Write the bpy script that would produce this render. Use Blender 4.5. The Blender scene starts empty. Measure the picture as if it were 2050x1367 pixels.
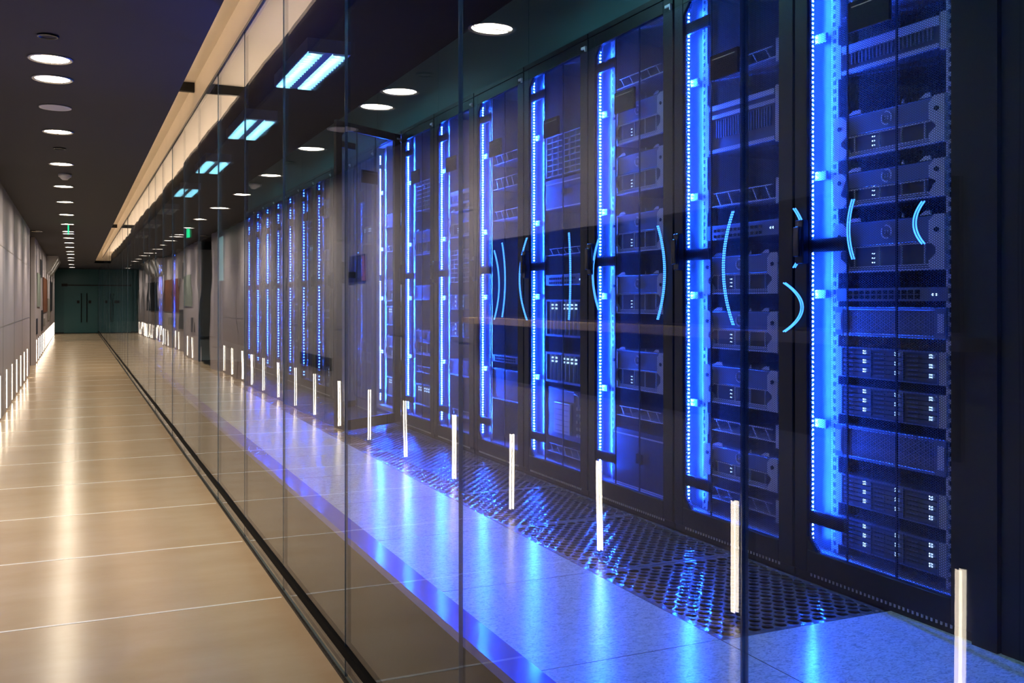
import bpy, math, random
from mathutils import Vector, Matrix

C = bpy.context.scene.collection
S = bpy.context.scene
R = math.radians

# ------------------------------------------------------------------ camera, world, exposure
cam_d = bpy.data.cameras.new('camera')
cam = bpy.data.objects.new('camera', cam_d)
C.objects.link(cam)
cam.location = (0, 0, 1.6)
cam.rotation_euler = (R(90), 0, R(-24.33))
cam_d.sensor_width = 36.0
cam_d.lens = 33.95
cam_d.shift_y = -80.5 / 2050
cam_d.clip_start = 0.02
cam_d.clip_end = 200
S.camera = cam

w = bpy.data.worlds.new('world'); S.world = w
w.use_nodes = True
w.node_tree.nodes['Background'].inputs[0].default_value = (0.01, 0.015, 0.05, 1)
w.node_tree.nodes['Background'].inputs[1].default_value = 0.3
S.view_settings.view_transform = 'Standard'
S.view_settings.look = 'None'
S.view_settings.gamma = 1.0
S.view_settings.use_curve_mapping = False
S.view_settings.exposure = 0.0
S.cycles.use_denoising = True
S.cycles.use_light_tree = True
S.cycles.max_bounces = 8
S.cycles.diffuse_bounces = 3
S.cycles.glossy_bounces = 4
S.cycles.transmission_bounces = 4
S.cycles.transparent_max_bounces = 24
S.cycles.caustics_reflective = False
S.cycles.caustics_refractive = False
S.cycles.sample_clamp_indirect = 8.0
S.cycles.sample_clamp_direct = 0.0

# light levels, all in one place
SPOT_W = 92.0          # each corridor downlight
DISC_E = 95.0           # diffuser glow
COVE_E = 20.0           # light tube in the cove
BAR_E = 24.0            # wall base light bars
LED_E = 3400.0           # single diode
LOUVRE_E = 70.0          # fluorescent luminaires
WARM = (1.0, 0.86, 0.66)
COVEC = (1.0, 0.80, 0.58)
CYAN = (0.30, 0.82, 0.95)
BLUE = (0.008, 0.072, 1.0)

# ------------------------------------------------------------------ materials
def new_mat(name):
    m = bpy.data.materials.new(name); m.use_nodes = True
    nt = m.node_tree
    for n in list(nt.nodes): nt.nodes.remove(n)
    out = nt.nodes.new('ShaderNodeOutputMaterial')
    return m, nt, out

def N(nt, t, **kw):
    n = nt.nodes.new(t)
    for k, v in kw.items(): setattr(n, k, v)
    return n

def math_n(nt, op, a, b=None, c=None):
    n = nt.nodes.new('ShaderNodeMath'); n.operation = op
    for i, v in enumerate((a, b, c)):
        if v is None: continue
        if isinstance(v, (int, float)): n.inputs[i].default_value = v
        else: nt.links.new(v, n.inputs[i])
    return n.outputs[0]

def pbr(name, col, rough=0.5, metal=0.0, spec=0.5, noise=0.0, nscale=20.0, bump=0.0, coat=0.0):
    m, nt, out = new_mat(name)
    b = N(nt, 'ShaderNodeBsdfPrincipled')
    b.inputs['Roughness'].default_value = rough
    b.inputs['Metallic'].default_value = metal
    b.inputs['Specular IOR Level'].default_value = spec
    b.inputs['Coat Weight'].default_value = coat
    b.inputs['Base Color'].default_value = (*col, 1)
    nt.links.new(b.outputs[0], out.inputs[0])
    if noise or bump:
        tc = N(nt, 'ShaderNodeTexCoord'); no = N(nt, 'ShaderNodeTexNoise')
        no.inputs['Scale'].default_value = nscale; no.inputs['Detail'].default_value = 6
        nt.links.new(tc.outputs['Object'], no.inputs['Vector'])
        if noise:
            mx = N(nt, 'ShaderNodeMix', data_type='RGBA')
            mx.inputs[6].default_value = (*[c * (1 - noise) for c in col], 1)
            mx.inputs[7].default_value = (*[min(1, c * (1 + noise)) for c in col], 1)
            nt.links.new(no.outputs['Fac'], mx.inputs[0])
            nt.links.new(mx.outputs[2], b.inputs['Base Color'])
        if bump:
            bp = N(nt, 'ShaderNodeBump'); bp.inputs['Strength'].default_value = 1.0
            bp.inputs['Distance'].default_value = bump
            nt.links.new(no.outputs['Fac'], bp.inputs['Height'])
            nt.links.new(bp.outputs[0], b.inputs['Normal'])
    return m

def emis(name, col, e):
    m, nt, out = new_mat(name)
    n = N(nt, 'ShaderNodeEmission')
    n.inputs[0].default_value = (*col, 1); n.inputs[1].default_value = e
    nt.links.new(n.outputs[0], out.inputs[0])
    return m

def glass_mat():
    """Clear polished sheet: Fresnel reflection on both faces, no bending of the view."""
    m, nt, out = new_mat('clear_glass')
    geo = N(nt, 'ShaderNodeNewGeometry'); fr = N(nt, 'ShaderNodeFresnel')
    ior = math_n(nt, 'MULTIPLY_ADD', geo.outputs['Backfacing'], 1 / 1.34 - 1.34, 1.34)
    nt.links.new(ior, fr.inputs['IOR'])
    tr = N(nt, 'ShaderNodeBsdfTransparent'); tr.inputs[0].default_value = (0.97, 0.985, 0.985, 1)
    gl = N(nt, 'ShaderNodeBsdfGlossy'); gl.inputs['Roughness'].default_value = 0.0
    gl.inputs[0].default_value = (0.96, 0.97, 1, 1)
    tc = N(nt, 'ShaderNodeTexCoord'); no = N(nt, 'ShaderNodeTexNoise')
    no.inputs['Scale'].default_value = 1.6; no.inputs['Detail'].default_value = 1
    nt.links.new(tc.outputs['Object'], no.inputs['Vector'])
    bp = N(nt, 'ShaderNodeBump'); bp.inputs['Strength'].default_value = 1; bp.inputs['Distance'].default_value = 0.0012
    nt.links.new(no.outputs['Fac'], bp.inputs['Height'])
    nt.links.new(bp.outputs[0], gl.inputs['Normal'])
    mx = N(nt, 'ShaderNodeMixShader')
    nt.links.new(fr.outputs[0], mx.inputs[0]); nt.links.new(tr.outputs[0], mx.inputs[1]); nt.links.new(gl.outputs[0], mx.inputs[2])
    nt.links.new(mx.outputs[0], out.inputs[0])
    return m

def perforated(name, base, pz=0.0078, rad=0.33, rough=0.45, metal=0.4, edge=0.0):
    """Sheet metal punched with round holes in staggered rows (holes are see-through)."""
    m, nt, out = new_mat(name)
    tc = N(nt, 'ShaderNodeTexCoord'); sep = N(nt, 'ShaderNodeSeparateXYZ')
    nt.links.new(tc.outputs['Object'], sep.inputs[0])
    px = pz * 1.732
    def lattice(off):
        u = math_n(nt, 'FRACT', math_n(nt, 'ADD', math_n(nt, 'DIVIDE', sep.outputs['Y'], px), off))
        v = math_n(nt, 'FRACT', math_n(nt, 'ADD', math_n(nt, 'DIVIDE', sep.outputs['Z'], pz), off))
        u = math_n(nt, 'MULTIPLY', math_n(nt, 'SUBTRACT', u, 0.5), 1.732)
        v = math_n(nt, 'SUBTRACT', v, 0.5)
        return math_n(nt, 'SQRT', math_n(nt, 'ADD', math_n(nt, 'MULTIPLY', u, u), math_n(nt, 'MULTIPLY', v, v)))
    d = math_n(nt, 'MINIMUM', lattice(0.0), lattice(0.5))
    hole = math_n(nt, 'LESS_THAN', d, rad)
    b = N(nt, 'ShaderNodeBsdfPrincipled')
    b.inputs['Specular IOR Level'].default_value = 0.25
    b.inputs['Base Color'].default_value = (*base, 1); b.inputs['Roughness'].default_value = rough; b.inputs['Metallic'].default_value = metal
    t = N(nt, 'ShaderNodeBsdfTransparent'); mx = N(nt, 'ShaderNodeMixShader')
    # the walls of the punched holes pass on part of the light that falls on them from behind
    tl = N(nt, 'ShaderNodeBsdfTranslucent'); tl.inputs[0].default_value = (0.5, 0.5, 0.5, 1)
    ms = N(nt, 'ShaderNodeMixShader'); ms.inputs[0].default_value = edge
    nt.links.new(b.outputs[0], ms.inputs[1]); nt.links.new(tl.outputs[0], ms.inputs[2])
    nt.links.new(hole, mx.inputs[0]); nt.links.new(ms.outputs[0], mx.inputs[1]); nt.links.new(t.outputs[0], mx.inputs[2])
    nt.links.new(mx.outputs[0], out.inputs[0])
    return m

def floor_grille_mat():
    """Pressed steel floor grille: rows of oval openings between bright ribs."""
    m, nt, out = new_mat('steel_floor_grille')
    tc = N(nt, 'ShaderNodeTexCoord'); sep = N(nt, 'ShaderNodeSeparateXYZ')
    nt.links.new(tc.outputs['Object'], sep.inputs[0])
    px, py = 0.050, 0.064
    def lattice(off, ru, rv):
        u = math_n(nt, 'SUBTRACT', math_n(nt, 'FRACT', math_n(nt, 'ADD', math_n(nt, 'DIVIDE', sep.outputs['X'], px), off)), 0.5)
        v = math_n(nt, 'SUBTRACT', math_n(nt, 'FRACT', math_n(nt, 'ADD', math_n(nt, 'DIVIDE', sep.outputs['Y'], py), off)), 0.5)
        u = math_n(nt, 'DIVIDE', u, ru); v = math_n(nt, 'DIVIDE', v, rv)
        return math_n(nt, 'ADD', math_n(nt, 'MULTIPLY', u, u), math_n(nt, 'MULTIPLY', v, v))
    d = math_n(nt, 'MINIMUM', lattice(0.0, 0.37, 0.30), lattice(0.5, 0.32, 0.24))
    hole = math_n(nt, 'LESS_THAN', d, 1.0)
    ax = math_n(nt, 'LESS_THAN', math_n(nt, 'ABSOLUTE', sep.outputs['X']), 0.305)
    ay = math_n(nt, 'LESS_THAN', math_n(nt, 'ABSOLUTE', sep.outputs['Y']), 0.368)
    hole = math_n(nt, 'MULTIPLY', math_n(nt, 'MULTIPLY', hole, ax), ay)
    b = N(nt, 'ShaderNodeBsdfPrincipled')
    b.inputs['Base Color'].default_value = (0.26, 0.31, 0.32, 1); b.inputs['Roughness'].default_value = 0.17; b.inputs['Metallic'].default_value = 0.65
    bp = N(nt, 'ShaderNodeBump'); bp.inputs['Strength'].default_value = 1.0; bp.inputs['Distance'].default_value = 0.0009
    rib = math_n(nt, 'MINIMUM', d, 1.9)
    nt.links.new(rib, bp.inputs['Height']); nt.links.new(bp.outputs[0], b.inputs['Normal'])
    t = N(nt, 'ShaderNodeBsdfTransparent'); mx = N(nt, 'ShaderNodeMixShader')
    nt.links.new(hole, mx.inputs[0]); nt.links.new(b.outputs[0], mx.inputs[1]); nt.links.new(t.outputs[0], mx.inputs[2])
    nt.links.new(mx.outputs[0], out.inputs[0])
    return m

def corridor_floor_mat():
    m, nt, out = new_mat('polished_tan_screed')
    tc = N(nt, 'ShaderNodeTexCoord')
    mp = N(nt, 'ShaderNodeMapping'); mp.inputs['Scale'].default_value = (1.2, 2.4, 1)
    nt.links.new(tc.outputs['Object'], mp.inputs[0])
    n1 = N(nt, 'ShaderNodeTexNoise'); n1.inputs['Scale'].default_value = 1.1; n1.inputs['Detail'].default_value = 7; n1.inputs['Roughness'].default_value = 0.6
    nt.links.new(mp.outputs[0], n1.inputs['Vector'])
    r = N(nt, 'ShaderNodeValToRGB')
    r.color_ramp.elements[0].position = 0.3; r.color_ramp.elements[0].color = (0.53, 0.385, 0.235, 1)
    r.color_ramp.elements[1].position = 0.7; r.color_ramp.elements[1].color = (0.60, 0.46, 0.31, 1)
    nt.links.new(n1.outputs['Fac'], r.inputs[0])
    n2 = N(nt, 'ShaderNodeTexNoise'); n2.inputs['Scale'].default_value = 60; n2.inputs['Detail'].default_value = 3
    nt.links.new(tc.outputs['Object'], n2.inputs['Vector'])
    b = N(nt, 'ShaderNodeBsdfPrincipled')
    nt.links.new(r.outputs[0], b.inputs['Base Color'])
    b.inputs['Roughness'].default_value = 0.20
    b.inputs['Specular IOR Level'].default_value = 1.0
    bp = N(nt, 'ShaderNodeBump'); bp.inputs['Strength'].default_value = 0.5; bp.inputs['Distance'].default_value = 0.0004
    nt.links.new(n2.outputs['Fac'], bp.inputs['Height']); nt.links.new(bp.outputs[0], b.inputs['Normal'])
    nt.links.new(b.outputs[0], out.inputs[0])
    return m

def white_tile_mat():
    m, nt, out = new_mat('speckled_white_floor_tile')
    tc = N(nt, 'ShaderNodeTexCoord'); sep = N(nt, 'ShaderNodeSeparateXYZ')
    nt.links.new(tc.outputs['Object'], sep.inputs[0])
    mp = N(nt, 'ShaderNodeMapping'); mp.inputs['Scale'].default_value = (60, 110, 60); mp.inputs['Rotation'].default_value = (0, 0, 0.6)
    nt.links.new(tc.outputs['Object'], mp.inputs[0])
    n1 = N(nt, 'ShaderNodeTexNoise'); n1.inputs['Scale'].default_value = 1.0; n1.inputs['Detail'].default_value = 4; n1.inputs['Distortion'].default_value = 1.5
    nt.links.new(mp.outputs[0], n1.inputs['Vector'])
    r = N(nt, 'ShaderNodeValToRGB')
    r.color_ramp.elements[0].position = 0.34; r.color_ramp.elements[0].color = (0.40, 0.45, 0.48, 1)
    r.color_ramp.elements[1].position = 0.56; r.color_ramp.elements[1].color = (0.74, 0.80, 0.84, 1)
    nt.links.new(n1.outputs['Fac'], r.inputs[0])
    # dark seams between tiles
    v = math_n(nt, 'FRACT', math_n(nt, 'DIVIDE', math_n(nt, 'SUBTRACT', sep.outputs['Y'], 2.37), 0.785))
    v = math_n(nt, 'ABSOLUTE', math_n(nt, 'SUBTRACT', v, 0.5))
    seam = math_n(nt, 'GREATER_THAN', v, 0.4975)
    sx = math_n(nt, 'LESS_THAN', math_n(nt, 'ABSOLUTE', math_n(nt, 'SUBTRACT', sep.outputs['X'], 1.753)), 0.0018)
    seam = math_n(nt, 'MAXIMUM', seam, sx)
    mx = N(nt, 'ShaderNodeMix', data_type='RGBA'); mx.inputs[7].default_value = (0.03, 0.04, 0.05, 1)
    nt.links.new(seam, mx.inputs[0]); nt.links.new(r.outputs[0], mx.inputs[6])
    b = N(nt, 'ShaderNodeBsdfPrincipled'); nt.links.new(mx.outputs[2], b.inputs['Base Color'])
    b.inputs['Roughness'].default_value = 0.2; b.inputs['Specular IOR Level'].default_value = 0.65
    nt.links.new(b.outputs[0], out.inputs[0])
    return m

def half_clear(name, col, clear, rough):
    m, nt, out = new_mat(name)
    b = N(nt, 'ShaderNodeBsdfPrincipled'); b.inputs['Base Color'].default_value = (*col, 1); b.inputs['Roughness'].default_value = rough
    b.inputs['Specular IOR Level'].default_value = 0.8
    t = N(nt, 'ShaderNodeBsdfTransparent'); t.inputs[0].default_value = (0.75, 0.88, 1, 1)
    mx = N(nt, 'ShaderNodeMixShader'); mx.inputs[0].default_value = clear
    nt.links.new(b.outputs[0], mx.inputs[1]); nt.links.new(t.outputs[0], mx.inputs[2]); nt.links.new(mx.outputs[0], out.inputs[0])
    return m

M = {
    'glass': glass_mat(),
    'glass_edge': half_clear('polished_glass_edge', (0.16, 0.30, 0.38), 0.5, 0.08),
    'sealant': half_clear('clear_grey_sealant', (0.16, 0.20, 0.23), 0.55, 0.12),
    'gasket': pbr('black_rubber_gasket', (0.005, 0.004, 0.003), 0.5, 0.0, 0.25, bump=0.006, nscale=45),
    'screed': corridor_floor_mat(),
    'inlay': pbr('pale_inlay_strip', (0.95, 0.93, 0.88), 0.25, 0, 0.8),
    'tile': white_tile_mat(),
    'grille': floor_grille_mat(),
    'ceil': pbr('dark_matt_ceiling', (0.014, 0.014, 0.026), 0.75, noise=0.15, nscale=3),
    'cove': pbr('cream_cove_paint', (0.80, 0.72, 0.62), 0.7, noise=0.06, nscale=2),
    'wall': pbr('lilac_grey_wall_panel', (0.55, 0.50, 0.56), 0.5, 0, 0.4, noise=0.05, nscale=1.5),
    'trim': pbr('dark_wall_joint', (0.10, 0.09, 0.09), 0.4),
    'paletrim': pbr('pale_metal_joint', (0.6, 0.57, 0.55), 0.3, 0.6),
    'void': pbr('black_void', (0.004, 0.004, 0.005), 0.9, 0, 0.1),
    'fascia': pbr('black_fascia', (0.004, 0.0035, 0.003), 0.9, 0, 0.0),
    'roomceil': pbr('black_room_ceiling', (0.003, 0.003, 0.004), 1.0, 0, 0.0),
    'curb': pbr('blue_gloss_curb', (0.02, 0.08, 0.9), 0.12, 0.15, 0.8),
    'roomwall': pbr('dark_bulkhead_panel', (0.025, 0.085, 0.09), 0.5, 0, 0.4),
    'backwall': pbr('charcoal_room_wall', (0.008, 0.010, 0.012), 0.8, 0, 0.2),
    'endwall': pbr('teal_frosted_glazing', (0.012, 0.10, 0.12), 0.35, 0, 0.5),
    'enddoor': pbr('teal_frosted_door', (0.016, 0.12, 0.14), 0.3, 0, 0.5),
    'black': pbr('black_powder_coat', (0.004, 0.004, 0.005), 0.4, 0, 0.25),
    'blackgloss': pbr('black_gloss_plastic', (0.006, 0.006, 0.008), 0.15, 0, 0.5),
    'rackin': pbr('rack_interior_steel', (0.62, 0.62, 0.66), 0.45, 0.2),
    'baffle': pbr('grey_blue_air_baffle', (0.03, 0.035, 0.05), 0.4, 0.1, noise=0.2, nscale=9),
    'zinc': pbr('pale_zinc_steel', (0.82, 0.84, 0.88), 0.35, 0.25),
    'gear': pbr('dark_server_front', (0.13, 0.14, 0.18), 0.35, 0.2, noise=0.1, nscale=8),
    'gearmid': pbr('mid_grey_server_front', (0.22, 0.24, 0.30), 0.4, 0.1),
    'chrome': pbr('brushed_metal', (0.55, 0.55, 0.56), 0.25, 0.9),
    'mesh': perforated('black_perforated_door', (0.005, 0.005, 0.008), rad=0.42, edge=0.33),
    'gearmesh': perforated('perforated_server_front', (0.3, 0.31, 0.36), pz=0.012, rad=0.3),
    'led': emis('blue_diode_glow', BLUE, LED_E),
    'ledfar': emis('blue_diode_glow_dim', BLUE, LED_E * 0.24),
    'glint': emis('blue_led_reflection_glow', (0.03, 0.18, 1.0), 5.5),  # added glow that stands in for LED reflections at the doors, no real lamp
    'dot': emis('pale_blue_indicator', (0.35, 0.55, 1.0), 5.0),
    'strip': pbr('white_led_tape', (0.8, 0.8, 0.85), 0.3),
    'disc': emis('warm_white_diffuser', WARM, DISC_E),
    'discoff': pbr('unlit_speaker_cloth', (0.62, 0.62, 0.72), 0.8),
    'covelamp': emis('warm_cove_tube', COVEC, COVE_E),
    'bar': emis('warm_white_light_bar', (1.0, 0.84, 0.64), BAR_E),
    'louvre': emis('cyan_white_tube_glow', CYAN, LOUVRE_E),
    'louvremetal': pbr('white_louvre_blade', (0.75, 0.8, 0.82), 0.35, 0.1),
    'lumcase': pbr('grey_luminaire_case', (0.10, 0.12, 0.22), 0.5),
    'screen': emis('pale_teal_screen', (0.30, 0.62, 0.66), 0.9),
    'green': emis('green_exit_glow', (0.02, 0.75, 0.28), 1.6),
    'wood': pbr('tan_wood_ledge', (0.85, 0.60, 0.45), 0.45, noise=0.2, nscale=6),
    'darkglass': pbr('dark_display_glass', (0.008, 0.009, 0.014), 0.12),
    'brown': pbr('red_brown_panel', (0.20, 0.07, 0.035), 0.5, noise=0.15, nscale=4),
    'navy': pbr('navy_panel', (0.02, 0.024, 0.045), 0.5),
    'grey': pbr('grey_poster', (0.30, 0.29, 0.28), 0.6, noise=0.2, nscale=5),
    'sage': pbr('sage_poster', (0.28, 0.33, 0.29), 0.6, noise=0.15, nscale=4),
    'red': pbr('pink_red_notice', (0.75, 0.22, 0.20), 0.5),
    'whiteplastic': pbr('white_plastic', (0.75, 0.75, 0.8), 0.4),
}

# ------------------------------------------------------------------ mesh helpers
class MB:
    def __init__(s): s.v = []; s.f = []; s.m = []
    def box(s, x0, x1, y0, y1, z0, z1, mi=0):
        i = len(s.v)
        s.v += [(x0,y0,z0),(x1,y0,z0),(x1,y1,z0),(x0,y1,z0),(x0,y0,z1),(x1,y0,z1),(x1,y1,z1),(x0,y1,z1)]
        for q in ((0,3,2,1),(4,5,6,7),(0,1,5,4),(1,2,6,5),(2,3,7,6),(3,0,4,7)):
            s.f.append(tuple(i+k for k in q)); s.m.append(mi)
        return s
    def prism(s, pts, axis, a, b, mi=0):
        """pts: outline in the two other axes (order kept), extruded from a to b along axis."""
        i = len(s.v); n = len(pts)
        for t in (a, b):
            for p in pts:
                q = {'x': (t, p[0], p[1]), 'y': (p[0], t, p[1]), 'z': (p[0], p[1], t)}[axis]
                s.v.append(q)
        s.f.append(tuple(i+k for k in range(n))[::-1]); s.m.append(mi)
        s.f.append(tuple(i+n+k for k in range(n))); s.m.append(mi)
        for k in range(n):
            k2 = (k+1) % n
            s.f.append((i+k, i+k2, i+n+k2, i+n+k)); s.m.append(mi)
        return s
    def lathe(s, prof, cx, cy, n=24, mi=0, axis='z'):
        i = len(s.v); k = len(prof)
        for a in range(n):
            ca, sa = math.cos(2*math.pi*a/n), math.sin(2*math.pi*a/n)
            for r, z in prof:
                if axis == 'z': s.v.append((cx+r*ca, cy+r*sa, z))
                else: s.v.append((z, cx+r*ca, cy+r*sa))
        for a in range(n):
            b = (a+1) % n
            for j in range(k-1):
                s.f.append((i+a*k+j, i+b*k+j, i+b*k+j+1, i+a*k+j+1)); s.m.append(mi)
        return s
    def disc(s, cx, cy, z, r, n=24, mi=0, down=True):
        i = len(s.v)
        for a in range(n): s.v.append((cx+r*math.cos(2*math.pi*a/n), cy+r*math.sin(2*math.pi*a/n), z))
        t = tuple(range(i, i+n)); s.f.append(t[::-1] if down else t); s.m.append(mi)
        return s
    def tube(s, pts, r, n=6, mi=0):
        i = len(s.v); P = [Vector(p) for p in pts]
        for j, p in enumerate(P):
            d = (P[min(j+1, len(P)-1)] - P[max(j-1, 0)]).normalized()
            u = d.cross(Vector((0.3, 1, 0.1))).normalized(); v = d.cross(u)
            for a in range(n):
                q = p + r*(math.cos(2*math.pi*a/n)*u + math.sin(2*math.pi*a/n)*v); s.v.append(tuple(q))
        for j in range(len(P)-1):
            for a in range(n):
                b = (a+1) % n
                s.f.append((i+j*n+a, i+j*n+b, i+(j+1)*n+b, i+(j+1)*n+a)); s.m.append(mi)
        s.f.append(tuple(i+a for a in range(n))); s.m.append(mi)
        s.f.append(tuple(i+(len(P)-1)*n+a for a in range(n))[::-1]); s.m.append(mi)
        return s
    def build(s, name, mats, parent=None, bevel=0.0, smooth=False, **props):
        me = bpy.data.meshes.new(name); me.from_pydata(s.v, [], s.f); me.update()
        if not isinstance(mats, (list, tuple)): mats = [mats]
        for m in mats: me.materials.append(m)
        if len(mats) > 1: me.polygons.foreach_set('material_index', s.m)
        if smooth: me.polygons.foreach_set('use_smooth', [True]*len(me.polygons))
        o = bpy.data.objects.new(name, me); C.objects.link(o)
        if parent is not None: o.parent = parent
        if bevel:
            b = o.modifiers.new('bevel', 'BEVEL'); b.width = bevel; b.segments = 1; b.limit_method = 'ANGLE'
        for k, v in props.items(): o[k] = v
        return o

def box(name, mat, x0, x1, y0, y1, z0, z1, parent=None, bevel=0.0, **props):
    return MB().box(x0, x1, y0, y1, z0, z1).build(name, mat, parent, bevel, **props)

def struct(o): o['kind'] = 'structure'; return o

def thing(name, label, cat, loc=(0,0,0), rz=0.0, group=None):
    o = bpy.data.objects.new(name, None); C.objects.link(o)
    o.empty_display_size = 0.1
    o.location = loc; o.rotation_euler = (0, 0, rz)
    o['label'] = label; o['category'] = cat
    if group: o['group'] = group
    return o

def tag(o, label, cat, group=None):
    o['label'] = label; o['category'] = cat
    if group: o['group'] = group
    return o

def dup(root, loc=None, rz=None, label=None, group=None, parent=None):
    r = root.copy(); C.objects.link(r)
    if loc is not None: r.location = loc
    if rz is not None: r.rotation_euler = (0, 0, rz)
    if label: r['label'] = label
    if group: r['group'] = group
    for ch in list(root.children):
        c = ch.copy(); C.objects.link(c); c.parent = r
        for g in ch.children:
            d = g.copy(); C.objects.link(d); d.parent = c
    return r

WORDS = ['first','second','third','fourth','fifth','sixth','seventh','eighth','ninth','tenth','eleventh','twelfth',
         'thirteenth','fourteenth','fifteenth','sixteenth','seventeenth','eighteenth','nineteenth','twentieth',
         'twenty-first','twenty-second','twenty-third','twenty-fourth','twenty-fifth','twenty-sixth','twenty-seventh',
         'twenty-eighth','twenty-ninth','thirtieth','thirty-first','thirty-second','thirty-third','thirty-fourth',
         'thirty-fifth','thirty-sixth','thirty-seventh','thirty-eighth','thirty-ninth','fortieth']
rnd = random.Random(7)

# ------------------------------------------------------------------ key dimensions (metres)
WL = -0.92            # left wall face
GX = 1.045            # glass wall
HC = 3.2              # corridor ceiling
ZF = 0.591            # raised floor of the server room
YE = 52.7             # far end
YB = -2.6             # behind the camera
GT = 3.43             # top of the glass
RX = 2.414            # rack fronts
RP = 0.785            # rack pitch
RY0 = 2.035           # near side of the first rack
ZT = 2.985            # rack tops
NR = 17
RC = 3.45             # server room ceiling

# ------------------------------------------------------------------ corridor shell
struct(box('floor', M['screed'], WL-0.1, GX+0.03, YB, YE, -0.12, 0.0))
struct(box('ceiling', M['ceil'], WL-0.1, 0.70, YB, YE, HC, HC+0.1))
lip = MB().box(0.70, 0.72, YB, 44.0, HC, 3.50)
struct(lip.build('trim_1', M['ceil']))
struct(box('ceiling', M['ceil'], 0.70, GX+0.03, 44.0, YE, HC, HC+0.1))
struct(box('ceiling', M['cove'], 0.42, GX+0.04, YB, 44.0, 3.69, 3.73))
struct(box('trim_2', M['cove'], 0.42, 0.45, YB, 44.0, HC+0.1, 3.69))
struct(box('trim_3', M['cove'], GX-0.005, GX+0.04, YB, 44.0, GT+0.012, 3.69))
struct(box('trim_4', M['black'], GX-0.012, GX+0.024, YB, 44.0, GT-0.012, GT+0.012))
struct(box('trim_5', M['cove'], 0.45, GX, 44.0, 44.04, HC, 3.69))
for i, y in enumerate((9.66, 28.4)):
    struct(box('trim_%d' % (6+i), M['black'], 0.45, GX-0.006, y, y+0.05, 3.60, 3.69))
# light tube lying in the cove
ct = MB()
y = YB
while y < 43.9:
    ct.tube([(0.55, y+0.01, 3.37), (0.55, min(y+1.3, 43.95), 3.37)], 0.022, 8); y += 1.335
cv = thing('cove_light', 'warm light line hidden in the cream cove between dark ceiling and glass wall', 'light', (0, 0, 0))
ct.build('light_tube', M['covelamp'], cv)
box('batten', M['whiteplastic'], 0.52, 0.58, YB, 43.9, HC+0.1, HC+0.145, cv)

# left wall with a full-height dark opening
def wall_piece(name, y0, y1, z0=0.0, z1=HC):
    return struct(box(name, M['wall'], WL-0.1, WL, y0, y1, z0, z1))
wall_piece('wall_left', YB, 23.9)
wall_piece('wall_left', 26.9, YE)
for nm, a in (('wall_recess_back', (-2.5, -2.4, 23.8, 27.0)), ('wall_recess_near', (-2.4, WL-0.1, 23.8, 23.9)), ('wall_recess_far', (-2.4, WL-0.1, 26.9, 27.0))):
    struct(box(nm, M['void'], *a, 0.0, HC))
struct(box('floor', M['void'], -2.4, WL-0.1, 23.9, 26.9, -0.12, 0.0))
struct(box('ceiling', M['void'], -2.4, WL-0.1, 23.9, 26.9, HC, HC+0.1))
# wall joints
k = 0
for z, mat in ((1.25, 'paletrim'), (2.36, 'paletrim')):
    for (y0, y1) in ((YB, 2.55), (7.1, 23.9)) if z < 2 else ((YB, 23.9),):
        struct(box('trim_%d' % (8+k), M[mat], WL, WL+0.003, y0, y1, z-0.005, z+0.005)); k += 1
for y in (1.0, 2.35, 7.3, 9.9, 12.6, 15.2, 17.9, 20.5):
    struct(box('trim_%d' % (8+k), M['trim'], WL, WL+0.0025, y-0.003, y+0.003, 0.0, HC)); k += 1
# walls around
struct(box('wall_back', M['wall'], WL-0.1, GX, YB-0.1, YB, 0, HC))
struct(box('wall_far', M['endwall'], WL-0.1, 3.45, YE, YE+0.1, 0, RC))
# white wedge bulkhead on the left far off
MB().prism([(WL+0.004, HC-0.004), (-0.55, HC-0.004), (-0.80, 2.72), (WL+0.004, 2.6)], 'y', 37.5, 44.0).build('bulkhead', M['whiteplastic'])
tag(bpy.data.objects['bulkhead'], 'pale wedge-shaped bulkhead under the ceiling above the far wall panels', 'bulkhead')

# far double door of teal glass
for i, (x0, x1) in enumerate(((-0.52, 0.385), (0.395, 1.03))):
    d = struct(box('door_%d' % (i+1), M['enddoor'], x0, x1, YE-0.04, YE-0.005, 0.03, 2.36))
    hx = 0.27 if i == 0 else 0.52
    MB().tube([(hx, YE-0.10, 0.55), (hx, YE-0.10, 2.0)], 0.022, 8).box(hx-0.015, hx+0.015, YE-0.10, YE-0.04, 0.7, 0.74).box(hx-0.015, hx+0.015, YE-0.10, YE-0.04, 1.8, 1.84).build('door_handle', M['black'], d)
    lx = 0.13 if i == 0 else 0.66
    box('door_lock', M['black'], lx-0.06, lx+0.06, YE-0.065, YE-0.04, 1.50, 1.64, d)
struct(box('trim_20', M['black'], -0.62, 1.03, YE-0.05, YE-0.002, 2.38, 2.42))
struct(box('trim_21', M['black'], -0.62, -0.36, YE-0.07, YE-0.002, 2.34, 2.47))
struct(box('trim_22', M['black'], WL, 1.03, YE-0.02, YE-0.002, 0.0, 0.06))

# white inlay strips in the floor
ys = [2.605 + 1.333*i for i in range(-3, 38)]
for i, y in enumerate(ys):
    if y < YE-0.3:
        struct(box('trim_%d' % (30+i), M['inlay'], WL, GX-0.03, y-0.009, y+0.009, 0.0, 0.0012))
struct(box('trim_80', M['gasket'], GX-0.018, GX-0.0060, YB, YE, 0.0, 0.012))

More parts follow.
